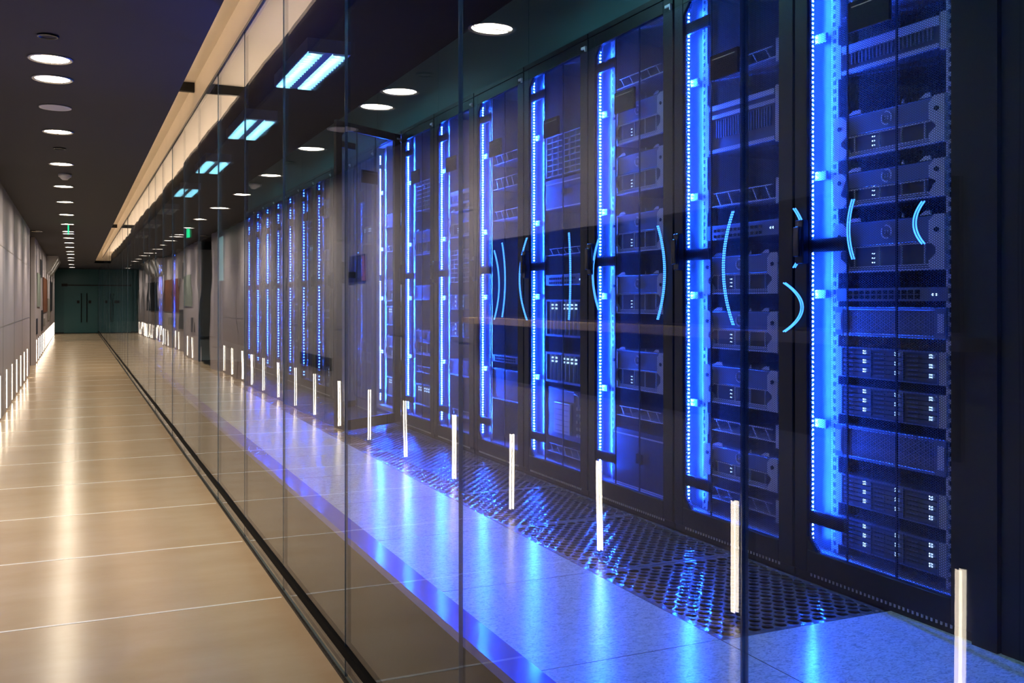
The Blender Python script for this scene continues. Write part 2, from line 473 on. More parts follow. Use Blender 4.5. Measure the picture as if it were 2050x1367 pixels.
# ------------------------------------------------------------------ server room shell
struct(box('trim_81', M['fascia'], GX+0.022, GX+0.03, YB, YE, 0.0, ZF-0.03))
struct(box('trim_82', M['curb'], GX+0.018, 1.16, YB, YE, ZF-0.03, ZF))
struct(box('floor', M['tile'], 1.16, 1.753, YB, YE, ZF-0.04, ZF))
PY1 = 2.36 + 0.785*19
struct(box('floor', M['tile'], 1.7535, 3.45, YB, 2.36, ZF-0.04, ZF))
struct(box('floor', M['tile'], 1.7535, 3.45, PY1, YE, ZF-0.04, ZF))
struct(box('floor', M['void'], 1.03, 3.5, YB, YE, 0.10, 0.14))
struct(box('ceiling', M['roomceil'], GX+0.045, 3.55, YB, YE, RC, RC+0.1))
struct(box('wall_right', M['backwall'], 3.46, 3.56, YB, YE, 0.1, RC))
struct(box('wall_near', M['backwall'], GX+0.045, 3.46, YB-0.1, YB, 0.1, RC))
# panels above the racks, each two racks wide
for i in range(9):
    y0 = RY0 + i*2*RP
    y1 = min(y0 + 2*RP, RY0 + NR*RP)
    struct(box('wall_bulkhead.%03d' % i, M['roomwall'], RX+0.035, RX+0.075, y0+0.002, y1-0.002, ZT+0.004, RC))
# black wall near the camera end of the rack row
struct(box('wall_black_panel', M['black'], RX+0.0, RX+0.05, 0.9, 1.94, ZF, RC))
struct(box('wall_black_panel', M['black'], RX+0.0, RX+0.05, YB, 0.895, ZF, RC))
struct(box('trim_83', M['black'], RX-0.012, RX+0.10, 1.945, RY0-0.004, ZF, RC))
MB().lathe([(0.0, RX-0.003), (0.012, RX-0.003), (0.012, RX)], 1.75, 1.05, 12, axis='x').build('key_lock', M['blackgloss'])
tag(bpy.data.objects['key_lock'], 'small round lock on the black wall panel beyond the rack row', 'lock')

# glass wall
panes = []
pr = random.Random(3)
yk = 1.345 - 1.335*3
n = 1
while yk < YE - 0.2:
    y1 = min(yk + 1.335, YE)
    L = y1 - yk
    b = MB().box(-0.0055, 0.0055, 0.002, L-0.002, 0.013, GT-0.013)
    b.m = [1, 1, 1, 0, 1, 0]
    o = b.build('window_%d' % n, [M['glass'], M['glass_edge']])
    o.location = (GX, yk, 0); o.rotation_euler = (0, R(pr.uniform(-0.05, 0.05)), R(pr.uniform(-0.13, 0.13)))
    struct(o)
    s = box('sealant_joint', M['sealant'], GX-0.0062, GX+0.0062, yk-0.0022, yk+0.0022, 0.012, GT-0.013)
    s.parent = o; s.matrix_parent_inverse = (Matrix.Translation(o.location) @ o.rotation_euler.to_matrix().to_4x4()).inverted()
    yk = y1; n += 1

# ------------------------------------------------------------------ perforated floor tiles
g = MB().box(-0.3255, 0.3255, -0.3905, 0.3905, -0.004, 0.0)
gt = g.build('floor_grille', M['grille'])
gt.location = (0, 0, 0)
for i in range(19):
    o = gt if i == 0 else gt.copy()
    if i: C.objects.link(o)
    o.location = (2.080, 2.36 + 0.785*(i+0.5), ZF)
    tag(o, 'perforated steel floor tile, %s along the rack row counted from the black wall' % WORDS[i], 'floor tile', 'perforated steel floor tiles')
# edge stringers under the grilles
for x in (1.757, 2.402):
    struct(box('trim_84', M['black'], x-0.003, x+0.003, 2.36, PY1, ZF-0.04, ZF-0.0045))

# ------------------------------------------------------------------ racks
H0, H1 = 0.62, 2.955            # door frame
MZ0, MZ1 = 0.70, 2.895          # mesh opening
GXF = RX + 0.075                # server fronts
GW = 0.4826
def rack_parts(root, dim=False, open_door=False):
    # all local: x from the front plane, y from the near side, z from the raised floor
    W = RP - 0.006
    f = -ZF
    b = MB()
    b.box(0.03, 0.98, 0.003, 0.018, 0.10, ZT+f).box(0.03, 0.98, W-0.015, W, 0.10, ZT+f)
    b.box(0.965, 0.98, 0.018, W-0.015, 0.10, ZT+f).box(0.03, 0.98, 0.003, W, ZT+f-0.03, ZT+f).box(0.03, 0.98, 0.003, W, 0.07, 0.10)
    b.build('cabinet_body', M['rackin'], root)
    p = MB().box(0.008, 0.05, 0.003, W, 0.0, 0.07)
    p.build('plinth', M['black'], root)
    v = MB()
    for k in range(34):
        yy = 0.08 + k*0.0185
        v.box(0.003, 0.0075, yy, yy+0.006, 0.018, 0.045)
    v.build('vent_louvre', M['rackin'], root)
    box('header_strip', M['black'], 0.0, 0.03, 0.003, W, ZT+f-0.026, ZT+f, root)
    for (ya, yb) in ((0.018, 0.125), (W-0.125, W-0.015)):
        box('air_baffle', M['baffle'], 0.080, 0.084, ya, yb, 0.11, ZT+f-0.03, root)
    # mounting rails with rows of square holes
    for ya in ((RP-GW)/2 - 0.028, (RP+GW)/2 - 0.008):
        r = MB()
        r.box(0.068, 0.072, ya, ya+0.012, 0.11, ZT+f-0.03).box(0.068, 0.072, ya+0.026, ya+0.036, 0.11, ZT+f-0.03)
        z = 0.12
        while z < ZT+f-0.06:
            r.box(0.068, 0.072, ya+0.012, ya+0.026, z, z+0.014); z += 0.03
        r.build('mounting_rail', M['zinc'], root)
    # vertical light strip on the far side wall
    strip = box('led_strip', M['strip'], 0.036, 0.051, 0.7345, 0.740, 0.13, 2.30, root)
    d = MB(); z = 0.14; k = 0
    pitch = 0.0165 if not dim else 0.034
    while z < 2.29:
        if not (0.205 < z < 0.235 or 1.18 < z < 1.23 or 2.17 < z < 2.21):
            d.box(0.0395, 0.0475, 0.7290, 0.7345, z, z+0.0065)
            d.m[-4] = 1
        z += pitch
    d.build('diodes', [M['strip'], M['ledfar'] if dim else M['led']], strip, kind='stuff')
    # clips on the strip
    for z in (0.55, 1.02, 1.45, 1.95):
        box('strip_bracket', M['zinc'], 0.052, 0.066, W-0.105, W-0.016, z, z+0.03, root)
    # door, hinged on its near side
    door = bpy.data.objects.new('door', None); C.objects.link(door); door.parent = root
    door.location = (0.0, 0.004, 0.0)
    if open_door: door.rotation_euler = (0, 0, R(124))
    fr = MB(); w0, w1 = 0.0, W-0.006
    ym0, ym1 = 0.078, 0.708
    fr.box(0.0, 0.026, w0, ym0, H0+f, H1+f).box(0.0, 0.026, ym1, w1, H0+f, H1+f)
    fr.box(0.0, 0.026, ym0, ym1, H0+f, MZ0+f).box(0.0, 0.026, ym0, ym1, MZ1+f, H1+f)
    # cut corners at the lock side of the opening
    fr.prism([(ym1, MZ1+f), (ym1-0.05, MZ1+f), (ym1, MZ1+f-0.05)], 'x', 0.001, 0.025)
    fr.prism([(ym1, MZ0+f), (ym1, MZ0+f+0.05), (ym1-0.05, MZ0+f)], 'x', 0.001, 0.025)
    fr.build('door_frame', M['black'], door, bevel=0.002)
    box('mesh_panel', M['mesh'], 0.012, 0.0128, ym0-0.003, ym1+0.003, MZ0+f-0.003, MZ1+f+0.003, door)
    st = MB()
    for z in (0.82, 1.80, 2.785):
        st.box(0.015, 0.034, ym0, ym1, z+f-0.022, z+f+0.022) if z == 1.80 and False else st.box(0.015, 0.030, ym1-0.17, ym1, z+f-0.024, z+f+0.024)
    for yy in (0.30, 0.52):
        st.box(0.0135, 0.019, yy, yy+0.006, MZ0+f, MZ1+f)
    st.build('door_stiffener', M['black'], door)
    hd = MB().box(-0.030, 0.0, ym1-0.012, ym1+0.030, 1.735+f, 1.895+f).box(-0.045, -0.030, ym1-0.008, ym1+0.026, 1.76+f, 1.87+f)
    hd.build('door_handle', M['blackgloss'], door, bevel=0.004)
    pl = MB().box(-0.012, 0.0, 0.31, 0.49, 2.515+f, 2.615+f).box(-0.0135, -0.012, 0.325, 0.475, 2.595+f, 2.599+f, 1)
    pl.build('label_plate', [M['blackgloss'], M['chrome']], door)
    hc = MB().box(-0.010, 0.0, 0.006, 0.05, H1+f-0.045, H1+f-0.033).box(-0.010, 0.0, 0.006, 0.014, H1+f-0.06, H1+f-0.033)
    hc.build('hinge_clip', M['zinc'], door)

def rack_word(i):
    return WORDS[i]
rk_bright = rk_dim = None
BR, DM = 8, NR
racks = []
for i in range(NR):
    loc = (RX, RY0 + i*RP, ZF)
    lab = 'tall black server rack with perforated door, %s along the row from the black wall' % rack_word(i)
    if i == 0:
        r = thing('server_rack', lab, 'server rack', loc, 0, 'server racks in the row'); rack_parts(r); rk_bright = r
    elif i == 7:
        r = thing('server_rack', 'tall black server rack whose perforated door stands open into the aisle', 'server rack', loc, 0, 'server racks in the row'); rack_parts(r, open_door=True)
    elif i == BR:
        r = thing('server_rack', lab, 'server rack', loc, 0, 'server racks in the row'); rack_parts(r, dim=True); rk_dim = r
    else:
        r = dup(rk_bright if i < BR else rk_dim, loc, None, lab, 'server racks in the row')
    racks.append(r)
# nested copies: dup copies two levels, door parts are the second level
# distant row past the gap
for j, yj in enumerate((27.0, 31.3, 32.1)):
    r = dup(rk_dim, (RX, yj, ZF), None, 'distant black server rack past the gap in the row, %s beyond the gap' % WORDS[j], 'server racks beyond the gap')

# ------------------------------------------------------------------ equipment
def eared(root, h=0.185, sub=True):
    """two-storey server with pale side ears: plain upper lid with a round emblem, divided black lower bay"""
    m = h*0.52
    box('chassis', M['gear'], 0.004, 0.60, 0.022, GW-0.022, 0.0, h, root)
    u = MB().box(-0.016, 0.004, 0.045, GW-0.045, m, h-0.004); u.build('front_lid', M['gearmid'], root, bevel=0.002)
    # broken ring emblem on the lid
    e = MB(); cy, cz, ro, ri = GW*0.5, (m+h)/2, min(0.024, (h-m)*0.4), min(0.019, (h-m)*0.3)
    for k in range(20):
        if k in (2, 3, 12, 13): continue
        a0, a1 = 2*math.pi*k/20, 2*math.pi*(k+1)/20
        e.prism([(cy+ri*math.cos(a0), cz+ri*math.sin(a0)), (cy+ro*math.cos(a0), cz+ro*math.sin(a0)), (cy+ro*math.cos(a1), cz+ro*math.sin(a1)), (cy+ri*math.cos(a1), cz+ri*math.sin(a1))], 'x', -0.018, -0.016)
    for q in (-1, 1):
        e.box(-0.018, -0.016, cy+q*0.005-0.003, cy+q*0.005+0.003, cz+0.004, cz+0.0055).box(-0.018, -0.016, cy+q*0.005-0.003, cy+q*0.005-0.0015, cz-0.005, cz+0.004).box(-0.018, -0.016, cy+q*0.005-0.003, cy+q*0.005+0.003, cz-0.0055, cz-0.004)
    e.build('round_emblem', M['zinc'], root)
    for s_ in (0, 1):
        y0 = 0.0 if s_ == 0 else GW
        sg = 1 if s_ == 0 else -1
        pts = [(y0, 0.0), (y0+sg*0.045, 0.0), (y0+sg*0.062, 0.012), (y0+sg*0.062, 0.03), (y0+sg*0.035, 0.05), (y0+sg*0.035, m-0.02),
               (y0+sg*0.062, m), (y0+sg*0.062, h-0.02), (y0+sg*0.04, h), (y0, h)]
        if sg < 0: pts = pts[::-1]
        ear = MB().prism(pts, 'x', -0.022, -0.004).build('rack_ear', M['zinc'], root, label='pale steel ear')
        MB().lathe([(0.0, -0.026), (0.008, -0.026), (0.008, -0.022)], y0+sg*0.03, h*0.72, 8, axis='x').build('ear_screw', M['black'], ear)
    f = MB()
    f.box(-0.014, -0.006, 0.06, GW-0.06, m-0.006, m-0.002).box(-0.014, -0.006, 0.06, GW-0.06, 0.016, 0.020)
    for yy in (0.085, 0.18, 0.275, 0.39): f.box(-0.013, -0.007, yy, yy+0.003, 0.02, m-0.006)
    f.build('bay_frame', M['zinc'], root)
    t = MB().box(-0.018, 0.0, 0.04, GW-0.04, 0.0, 0.006).box(-0.014, -0.004, 0.05, GW-0.05, 0.010, 0.013); t.build('base_tray', M['zinc'], root)
    d = MB()
    for zz in (0.03, 0.045, 0.06):
        for yy in (0.30, 0.308): d.box(-0.0105, -0.0085, yy, yy+0.004, zz, zz+0.004)
    d.build('indicator_lights', M['dot'], root)
    # bent tabs rising from the lid's front edge
    tb = MB()
    for yy, ww in ((0.06, 0.05), (0.17, 0.012), (0.36, 0.07)):
        tb.prism([(yy, h), (yy+ww, h), (yy+ww*0.5, h+0.014), (yy+0.003, h+0.014)], 'x', -0.013, -0.010)
    tb.build('lid_tab', M['zinc'], root)

def storage(root, h=0.10, sub=True):
    """disk shelf with three bays of narrow drives"""
    box('chassis', M['gear'], 0.0, 0.60, 0.018, GW-0.018, 0.0, h, root)
    ed = MB().box(-0.012, 0.0, 0.0, 0.03, 0.0, h).box(-0.012, 0.0, GW-0.03, GW, 0.0, h)
    ed.build('rack_ear', M['zinc'], root)
    fm = MB().box(-0.014, -0.010, 0.03, GW-0.03, h-0.004, h).box(-0.014, -0.010, 0.03, GW-0.03, 0.0, 0.004)
    for yy in (0.03, 0.172, 0.314, GW-0.034): fm.box(-0.014, -0.010, yy, yy+0.004, 0, h)
    fm.build('bay_frame', M['gearmid'], root)
    for b_ in range(3):
        y0 = 0.038 + b_*0.142
        dr = MB()
        nrow = 6
        for r_ in range(nrow):
            z0 = 0.008 + r_*(h-0.016)/nrow
            dr.box(-0.010, 0.0, y0, y0+0.128, z0, z0+(h-0.016)/nrow-0.0035)
            dr.box(-0.013, -0.010, y0+0.075, y0+0.122, z0+0.003, z0+0.006, 1)
        drv = dr.build('drive_bay', [M['gear'], M['gearmid']], root)
        dd = MB()
        for r_ in range(3):
            z0 = h*(0.2 + 0.3*r_)
            for (a, c) in ((0, 0), (0.008, 0), (0, 0.008), (0.008, 0.008)):
                dd.box(-0.0145, -0.0125, y0+0.016+a, y0+0.016+a+0.0045, z0+c, z0+c+0.0045)
        dd.build('indicator_lights', M['dot'], drv)

def meshbox(root, h=0.11, sub=True):
    box('chassis', M['gear'], 0.0, 0.55, 0.018, GW-0.018, 0.0, h, root)
    m = MB().box(-0.012, -0.010, 0.04, GW-0.04, 0.010, h-0.010); m.build('vent_grille', M['gearmesh'], root)
    f = MB().box(-0.016, 0.0, 0.0, 0.04, 0.0, h).box(-0.016, 0.0, GW-0.04, GW, 0.0, h).box(-0.016, 0, 0.04, GW-0.04, 0, 0.010).box(-0.016, 0, 0.04, GW-0.04, h-0.010, h)
    f.build('front_bezel', M['gearmid'], root, bevel=0.002)
    MB().box(-0.018, -0.016, 0.006, 0.030, 0.02, h-0.02).box(-0.018, -0.016, GW-0.03, GW-0.006, 0.02, h-0.02).build('rack_ear', M['zinc'], root)

def gridchassis(root, h=0.23, sub=True):
    """open-fronted chassis: pale lattice over dark slots"""
    box('chassis', M['gear'], 0.02, 0.60, 0.018, GW-0.018, 0.0, h, root)
    g_ = MB()
    rows = max(3, int(h/0.032))
    for r_ in range(rows+1):
        z0 = r_*(h-0.004)/rows; g_.box(-0.008, 0.02, 0.03, GW-0.03, z0, z0+0.004)
    for c_ in range(7):
        y0 = 0.03 + c_*(GW-0.063)/6; g_.box(-0.008, 0.02, y0, y0+0.003, 0, h)
    g_.build('slot_lattice', M['zinc'], root)
    c = MB()
    for r_ in range(rows):
        for c_ in range(6):
            if (r_*5 + c_*3) % 4 == 0: continue
            y0 = 0.036 + c_*(GW-0.063)/6; z0 = 0.006 + r_*(h-0.004)/rows
            c.box(0.004, 0.02, y0, y0+0.045, z0, z0+(h/rows)*0.55)
    c.build('slot_cover', M['gearmid'], root)
    MB().box(-0.01, 0.0, 0.0, 0.028, 0, h).box(-0.01, 0, GW-0.028, GW, 0, h).build('rack_ear', M['zinc'], root)

def railshelf(root, h=0.06, sub=True):
    """thin open shelf made of two bars with slanting braces"""
    b_ = MB().box(-0.008, 0.0, 0.0, GW, 0.0, 0.005).box(-0.006, 0.0, 0.05, GW-0.05, h-0.004, h)
    for k in range(5):
        y0 = 0.06 + k*0.08
        b_.prism([(y0, 0.005), (y0+0.006, 0.005), (y0+0.036, h-0.004), (y0+0.030, h-0.004)], 'x', -0.006, -0.001)
    b_.build('brace_frame', M['zinc'], root)
    box('shelf_tray', M['rackin'], 0.0, 0.5, 0.01, GW-0.01, 0.0, 0.003, root)
    MB().box(-0.012, 0.0, 0.0, 0.022, -0.02, h+0.02).box(-0.012, 0.0, GW-0.022, GW, -0.02, h+0.02).build('rack_ear', M['zinc'], root)

def ledchassis(root, h=0.2, sub=True):
    """tall dark chassis with vertical card slots and rows of indicator squares"""
    box('chassis', M['gear'], 0.01, 0.6, 0.018, GW-0.018, 0.0, h, root)
    f = MB().box(-0.010, 0.01, 0.0, GW, h-0.012, h).box(-0.010, 0.01, 0.0, GW, 0.0, 0.012).box(-0.010, 0.01, 0.0, 0.03, 0.012, h-0.012).box(-0.010, 0.01, GW-0.03, GW, 0.012, h-0.012)
    f.build('front_bezel', M['gearmid'], root)
    s_ = MB()
    for k in range(9):
        y0 = 0.045 + k*0.047; s_.box(-0.004, 0.01, y0, y0+0.0035, 0.012, h-0.012)
    s_.build('card_slot', M['zinc'], root)
    d = MB()
    for k in range(8):
        for z0 in (h-0.035, h-0.055):
            if (k*3+int(z0*1000)) % 5 == 0: continue
            y0 = 0.055 + k*0.047; d.box(-0.006, 0.0, y0, y0+0.016, z0, z0+0.009)
    d.build('indicator_lights', M['dot'], root)

def driveunit(root, h=0.28, sub=True):
    """deep unit with a pale square front plate, hoop handle and a column of round buttons"""
    box('chassis', M['gear'], 0.0, 0.6, 0.018, GW-0.018, 0.0, h, root)
    p = MB().box(-0.014, 0.0, 0.16, 0.36, 0.03, h*0.72); p.build('front_plate', M['zinc'], root, bevel=0.003)
    q = MB().box(-0.012, 0.0, 0.12, 0.42, h*0.76, h-0.006); q.build('upper_plate', M['gearmid'], root, bevel=0.002)
    hp = MB().tube([(-0.012, 0.08, h*0.95), (-0.03, 0.075, h*0.95), (-0.03, 0.03, h*0.93), (-0.03, 0.03, h*0.72), (-0.012, 0.03, h*0.70)], 0.005, 6)
    hp.build('hoop_handle', M['zinc'], root, smooth=True)
    b_ = MB()
    for k in range(5):
        b_.lathe([(0.0, -0.008), (0.009, -0.008), (0.011, 0.0)], 0.09, 0.04+k*h*0.13, 8, axis='x')
        b_.lathe([(0.0, -0.008), (0.009, -0.008), (0.011, 0.0)], 0.055, 0.04+k*h*0.13, 8, axis='x')
    b_.build('round_button', M['zinc'], root, kind='stuff')
    r_ = MB()
    for k in range(6): r_.box(-0.0155, -0.014, 0.18, 0.34, 0.045+k*h*0.105, 0.048+k*h*0.105)
    r_.build('front_groove', M['gear'], root)

def ups(root, h=0.3, sub=True):
    """large plain box with a chamfered top edge and a narrow bright lip"""
    MB().prism([(0.0, 0.0), (GW, 0.0), (GW, h-0.02), (GW-0.02, h), (0.02, h), (0.0, h-0.02)], 'x', -0.012, 0.6).build('casing', M['baffle'], root)
    MB().box(-0.016, -0.012, 0.01, GW-0.01, h-0.028, h-0.022).box(-0.016, -0.012, 0.01, GW-0.01, 0.004, 0.010).build('front_lip', M['zinc'], root)
    box('control_panel', M['blackgloss'], -0.015, -0.012, 0.2, 0.26, h*0.45, h*0.62, root)

def switch(root, h=0.045, sub=True):
    box('chassis', M['gear'], 0.0, 0.4, 0.018, GW-0.018, 0.0, h, root)
    box('front_plate', M['gearmid'], -0.008, 0.0, 0.0, GW, 0.0, h, root, 0.0015)
    p = MB()
    for k in range(12):
        y0 = 0.11 + k*0.027
        for z0 in (0.008, h/2+0.002): p.box(-0.010, -0.008, y0, y0+0.018, z0, z0+0.012)
    p.build('network_port', M['blackgloss'], root, kind='stuff')
    MB().box(-0.0095, -0.008, 0.04, 0.046, h*0.4, h*0.55).box(-0.0095, -0.008, 0.055, 0.061, h*0.4, h*0.55).build('indicator_lights', M['dot'], root)

def ventedblock(root, h=0.13, sub=True):
    """vented supply unit: upright fins between two bright ledges"""
    box('chassis', M['gear'], 0.0, 0.5, 0.018, GW-0.018, 0.0, h, root)
    f = MB()
    for k in range(22):
        y0 = 0.06 + k*0.0165; f.box(-0.008, 0.0, y0, y0+0.006, h*0.3, h*0.68)
    f.build('cooling_fins', M['gearmid'], root)
    MB().box(-0.014, 0.0, 0.03, GW-0.03, h-0.02, h).box(-0.014, 0.0, 0.03, GW-0.03, 0.0, 0.014).box(-0.010, 0.0, 0.03, GW-0.03, h*0.72, h*0.8).build('ledge', M['zinc'], root)
    MB().box(-0.012, 0.0, 0.0, 0.026, -0.01, h+0.01).box(-0.012, 0.0, GW-0.026, GW, -0.01, h+0.01).build('rack_ear', M['zinc'], root)

KINDS = {
    'eared': (eared, 'server', 'pale-eared server with round emblem'),
    'storage': (storage, 'disk_shelf', 'disk shelf with three bays of drives'),
    'meshbox': (meshbox, 'vented_server', 'server with a fine-meshed front'),
    'grid': (gridchassis, 'card_chassis', 'open chassis with pale slot lattice'),
    'rail': (railshelf, 'rail_shelf', 'thin pale braced rail shelf'),
    'led': (ledchassis, 'blade_chassis', 'dark chassis with upright card slots'),
    'drive': (driveunit, 'tape_drive', 'unit with a pale square plate and hoop handle'),
    'ups': (ups, 'power_unit', 'large plain power unit with bright lower lip'),
    'switch': (switch, 'network_switch', 'flat network switch with a row of ports'),
    'fins': (ventedblock, 'power_supply', 'finned supply unit between bright ledges'),
}
GROUPS = {k: v[1].replace('_', ' ') + 's mounted in the racks' for k, v in KINDS.items()}
PLAN = {
    0: [('storage', .735, .105), ('storage', .885, .105), ('meshbox', 1.05, .115), ('storage', 1.20, .105), ('storage', 1.335, .105),
        ('meshbox', 1.48, .10), ('switch', 1.60, .045), ('eared', 1.70, .175), ('eared', 1.93, .12), ('eared', 2.10, .15), ('fins', 2.40, .10), ('rail', 2.60, .06)],
    1: [('rail', .76, .05), ('eared', .86, .13), ('rail', 1.05, .05), ('eared', 1.17, .16), ('eared', 1.40, .16), ('eared', 1.63, .16),
        ('switch', 1.86, .06), ('rail', 2.0, .06), ('fins', 2.23, .20), ('rail', 2.55, .05)],
    2: [('ups', .69, .28), ('rail', 1.03, .05), ('eared', 1.17, .19), ('eared', 1.54, .19), ('eared', 1.84, .19), ('eared', 2.13, .19), ('eared', 2.38, .19), ('rail', 2.66, .05)],
    3: [('rail', .74, .05), ('drive', .83, .28), ('led', 1.14, .17), ('led', 1.40, .21), ('switch', 1.69, .06), ('rail', 1.86, .04), ('ups', 2.12, .17), ('grid', 2.31, .23)],
    4: [('meshbox', .97, .20), ('switch', 1.21, .045), ('rail', 2.12, .06), ('rail', 2.32, .07), ('rail', 2.48, .06)],
}
def place(kind, i, zk, h, cnt=[0]):
    fn, nm, desc = KINDS[kind]
    key = (kind, round(h, 3))
    loc = (GXF, RY0 + i*RP + (RP-GW)/2, zk)
    r_ = WORDS[i]
    if key not in protos:
        o = thing(nm, '', nm.replace('_', ' '), loc, 0, GROUPS[kind]); fn(o, h); protos[key] = o
    else:
        o = dup(protos[key], loc, None, None, GROUPS[kind])
    placed.setdefault(i, []).append((zk, o, desc))
protos, placed = {}, {}
for i, lst in PLAN.items():
    for kind, zk, h in lst: place(kind, i, zk, h)
pg = random.Random(21)
for i in range(5, 13):
    z = 0.78
    while z < 2.55:
        kind = pg.choice(['eared', 'led', 'rail', 'rail', 'switch', 'fins', 'meshbox', 'storage', 'grid'])
        h = {'eared': .19, 'led': .17, 'rail': .05, 'switch': .06, 'fins': .10, 'meshbox': .115, 'storage': .105, 'grid': .23}[kind]
        place(kind, i, z, h)
        z += h + pg.choice([0.04, 0.09, 0.16, 0.24]) * (1 if i < 8 else 2.2)
ORD = ['lowest', 'second lowest', 'third lowest', 'fourth lowest', 'fifth lowest', 'sixth lowest', 'seventh lowest', 'eighth lowest', 'ninth lowest', 'tenth lowest', 'eleventh lowest', 'twelfth lowest', 'thirteenth lowest', 'fourteenth lowest']
for i, lst in placed.items():
    lst.sort(key=lambda t: t[0])
    for k_, (zk, o, desc) in enumerate(lst):
        o['label'] = ('%s, %s in the %s rack' % (desc, ORD[k_], WORDS[i]))

# secondary LED reflections, modelled as bowed glowing cords in front of the racks
def glint(yc, zc, hgt, bow, lab):
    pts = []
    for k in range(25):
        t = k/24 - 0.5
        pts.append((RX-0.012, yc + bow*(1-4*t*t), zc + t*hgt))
    o = thing('led_reflection', lab, 'light rope', (0, 0, 0), 0, 'bowed LED reflections modelled at the rack doors')
    MB().tube(pts, 0.0022, 5).tube([(p[0], p[1]+0.011, p[2]) for p in pts], 0.0022, 5).build('reflection_line', M['strip'], o)
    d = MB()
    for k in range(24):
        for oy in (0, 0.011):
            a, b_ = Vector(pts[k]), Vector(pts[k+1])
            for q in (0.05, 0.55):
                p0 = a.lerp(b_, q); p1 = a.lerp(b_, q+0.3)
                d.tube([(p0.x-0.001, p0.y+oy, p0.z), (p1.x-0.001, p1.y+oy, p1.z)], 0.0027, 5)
    d.build('glow_segments', M['glint'], o, kind='stuff')
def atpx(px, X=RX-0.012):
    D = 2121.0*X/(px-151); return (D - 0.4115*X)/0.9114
def glintpx(px_mid, px_end, y0, y1, lab):
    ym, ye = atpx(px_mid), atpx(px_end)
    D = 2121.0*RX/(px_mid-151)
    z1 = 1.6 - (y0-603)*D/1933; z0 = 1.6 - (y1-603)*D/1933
    glint(ye, (z0+z1)/2, z1-z0, ym-ye, lab)
glintpx(1612, 1592, 415, 535, 'short bowed blue LED reflection modelled on the stile right of the second rack, upper piece')
glintpx(1608, 1572, 565, 665, 'short bowed blue LED reflection modelled on the stile right of the second rack, lower piece')
glintpx(1701, 1711, 400, 520, 'bowed blue LED reflection modelled before the first rack at mid height, near its rail')
glintpx(1834, 1852, 405, 490, 'slanting blue LED reflection modelled before the first rack, nearest the black wall')
glintpx(1450, 1470, 425, 650, 'long bowed blue LED reflection modelled before the second rack')
glintpx(1332, 1318, 450, 640, 'long bowed blue LED reflection modelled at the near edge of the third rack')
glintpx(1188, 1200, 480, 620, 'bowed blue LED reflection modelled on the stile between the third and fourth racks')
glintpx(1143, 1140, 465, 640, 'nearly straight blue LED reflection modelled before the fourth rack')
glintpx(1041, 1056, 478, 640, 'bowed blue LED reflection modelled on the stile between the fourth and fifth racks')
glintpx(1012, 1006, 485, 635, 'bowed blue LED reflection modelled before the fifth rack, nearer piece')
glintpx(1000, 990, 500, 640, 'bowed blue LED reflection modelled before the fifth rack, farther piece')

# ------------------------------------------------------------------ corridor downlights
def downlight(Y, X=-0.15, lit=True, lab='', first=[None]):
    if first[0] is not None and lit:
        return dup(first[0], (X, Y, HC), None, lab, 'round ceiling downlights')
    o = thing('downlight', lab, 'downlight', (X, Y, HC), 0, 'round ceiling downlights')
    MB().lathe([(0.115, -0.001), (0.135, -0.001), (0.140, -0.006), (0.132, -0.012), (0.120, -0.010), (0.113, -0.001)], 0, 0, 32).build('trim_ring', M['chrome'], o, smooth=True)
    MB().disc(0, 0, -0.003, 0.116, 32).build('diffuser', M['disc'] , o)
    cb = MB().box(-0.114, 0.114, -0.0015, 0.0015, -0.010, -0.0035).box(-0.0015, 0.0015, -0.114, 0.114, -0.010, -0.0035)
    cb.build('cross_baffle', M['whiteplastic'], o)
    ld = bpy.data.lights.new('downlight_lamp', 'SPOT'); ld.energy = SPOT_W; ld.color = WARM
    ld.spot_size = R(128); ld.spot_blend = 0.85; ld.shadow_soft_size = 0.06
    lo = bpy.data.objects.new('downlight_lamp', ld); C.objects.link(lo); lo.parent = o; lo.location = (0, 0, -0.03)
    first[0] = o
    return o
DY = [5.2, 7.05, 7.68, 10.05, 12.4, 14.8, 17.1, 19.6, 22.0, 24.3, 25.1, 26.8, 29.0, 31.3, 34.0, 36.0, 39.0, 41.4, 45.9, 50.0]
for i, Y in enumerate(DY):
    downlight(Y, lab=('round warm downlight seen only mirrored, highest in the glass above the racks' if i == 0 else
                      'round warm ceiling downlight, %s of the corridor line towards the teal doors' % WORDS[i-1]))
# unlit round speakers and small fittings
def ceiling_disc(Y, X, r, lab, nm='ceiling_speaker', cat='speaker'):
    o = thing(nm, lab, cat, (X, Y, HC), 0)
    MB().lathe([(r*0.9, -0.002), (r, -0.002), (r*0.98, -0.010), (r*0.88, -0.008)], 0, 0, 28).build('rim', M['whiteplastic'], o, smooth=True)
    MB().disc(0, 0, -0.007, r*0.9, 28).build('grille', M['discoff'], o)
    return o
ceiling_disc(8.8, -0.15, 0.125, 'unlit pale round ceiling speaker between the second and third downlights of the line')
def slot(Y, lab):
    o = thing('ceiling_ring', lab, 'ceiling fitting', (-0.15, Y, HC))
    MB().lathe([(0.055, -0.001), (0.062, -0.001), (0.062, -0.010), (0.052, -0.012), (0.050, -0.001)], 0, 0, 24).build('rim', M['blackgloss'], o, smooth=True)
    MB().disc(0, 0, -0.004, 0.052, 24).build('cover', M['ceil'], o)
slot(6.45, 'small dark ceiling ring just before the brightest pair of downlights')
slot(11.15, 'small dark ceiling ring between the third and fourth downlights of the line')
o = thing('smoke_detector', 'white domed smoke detector hanging under the corridor ceiling', 'smoke detector', (-0.12, 13.4, HC))
MB().lathe([(0.0, -0.075), (0.03, -0.072), (0.05, -0.055), (0.055, -0.045)], 0, 0, 20).build('sensor_dome', M['whiteplastic'], o, smooth=True)
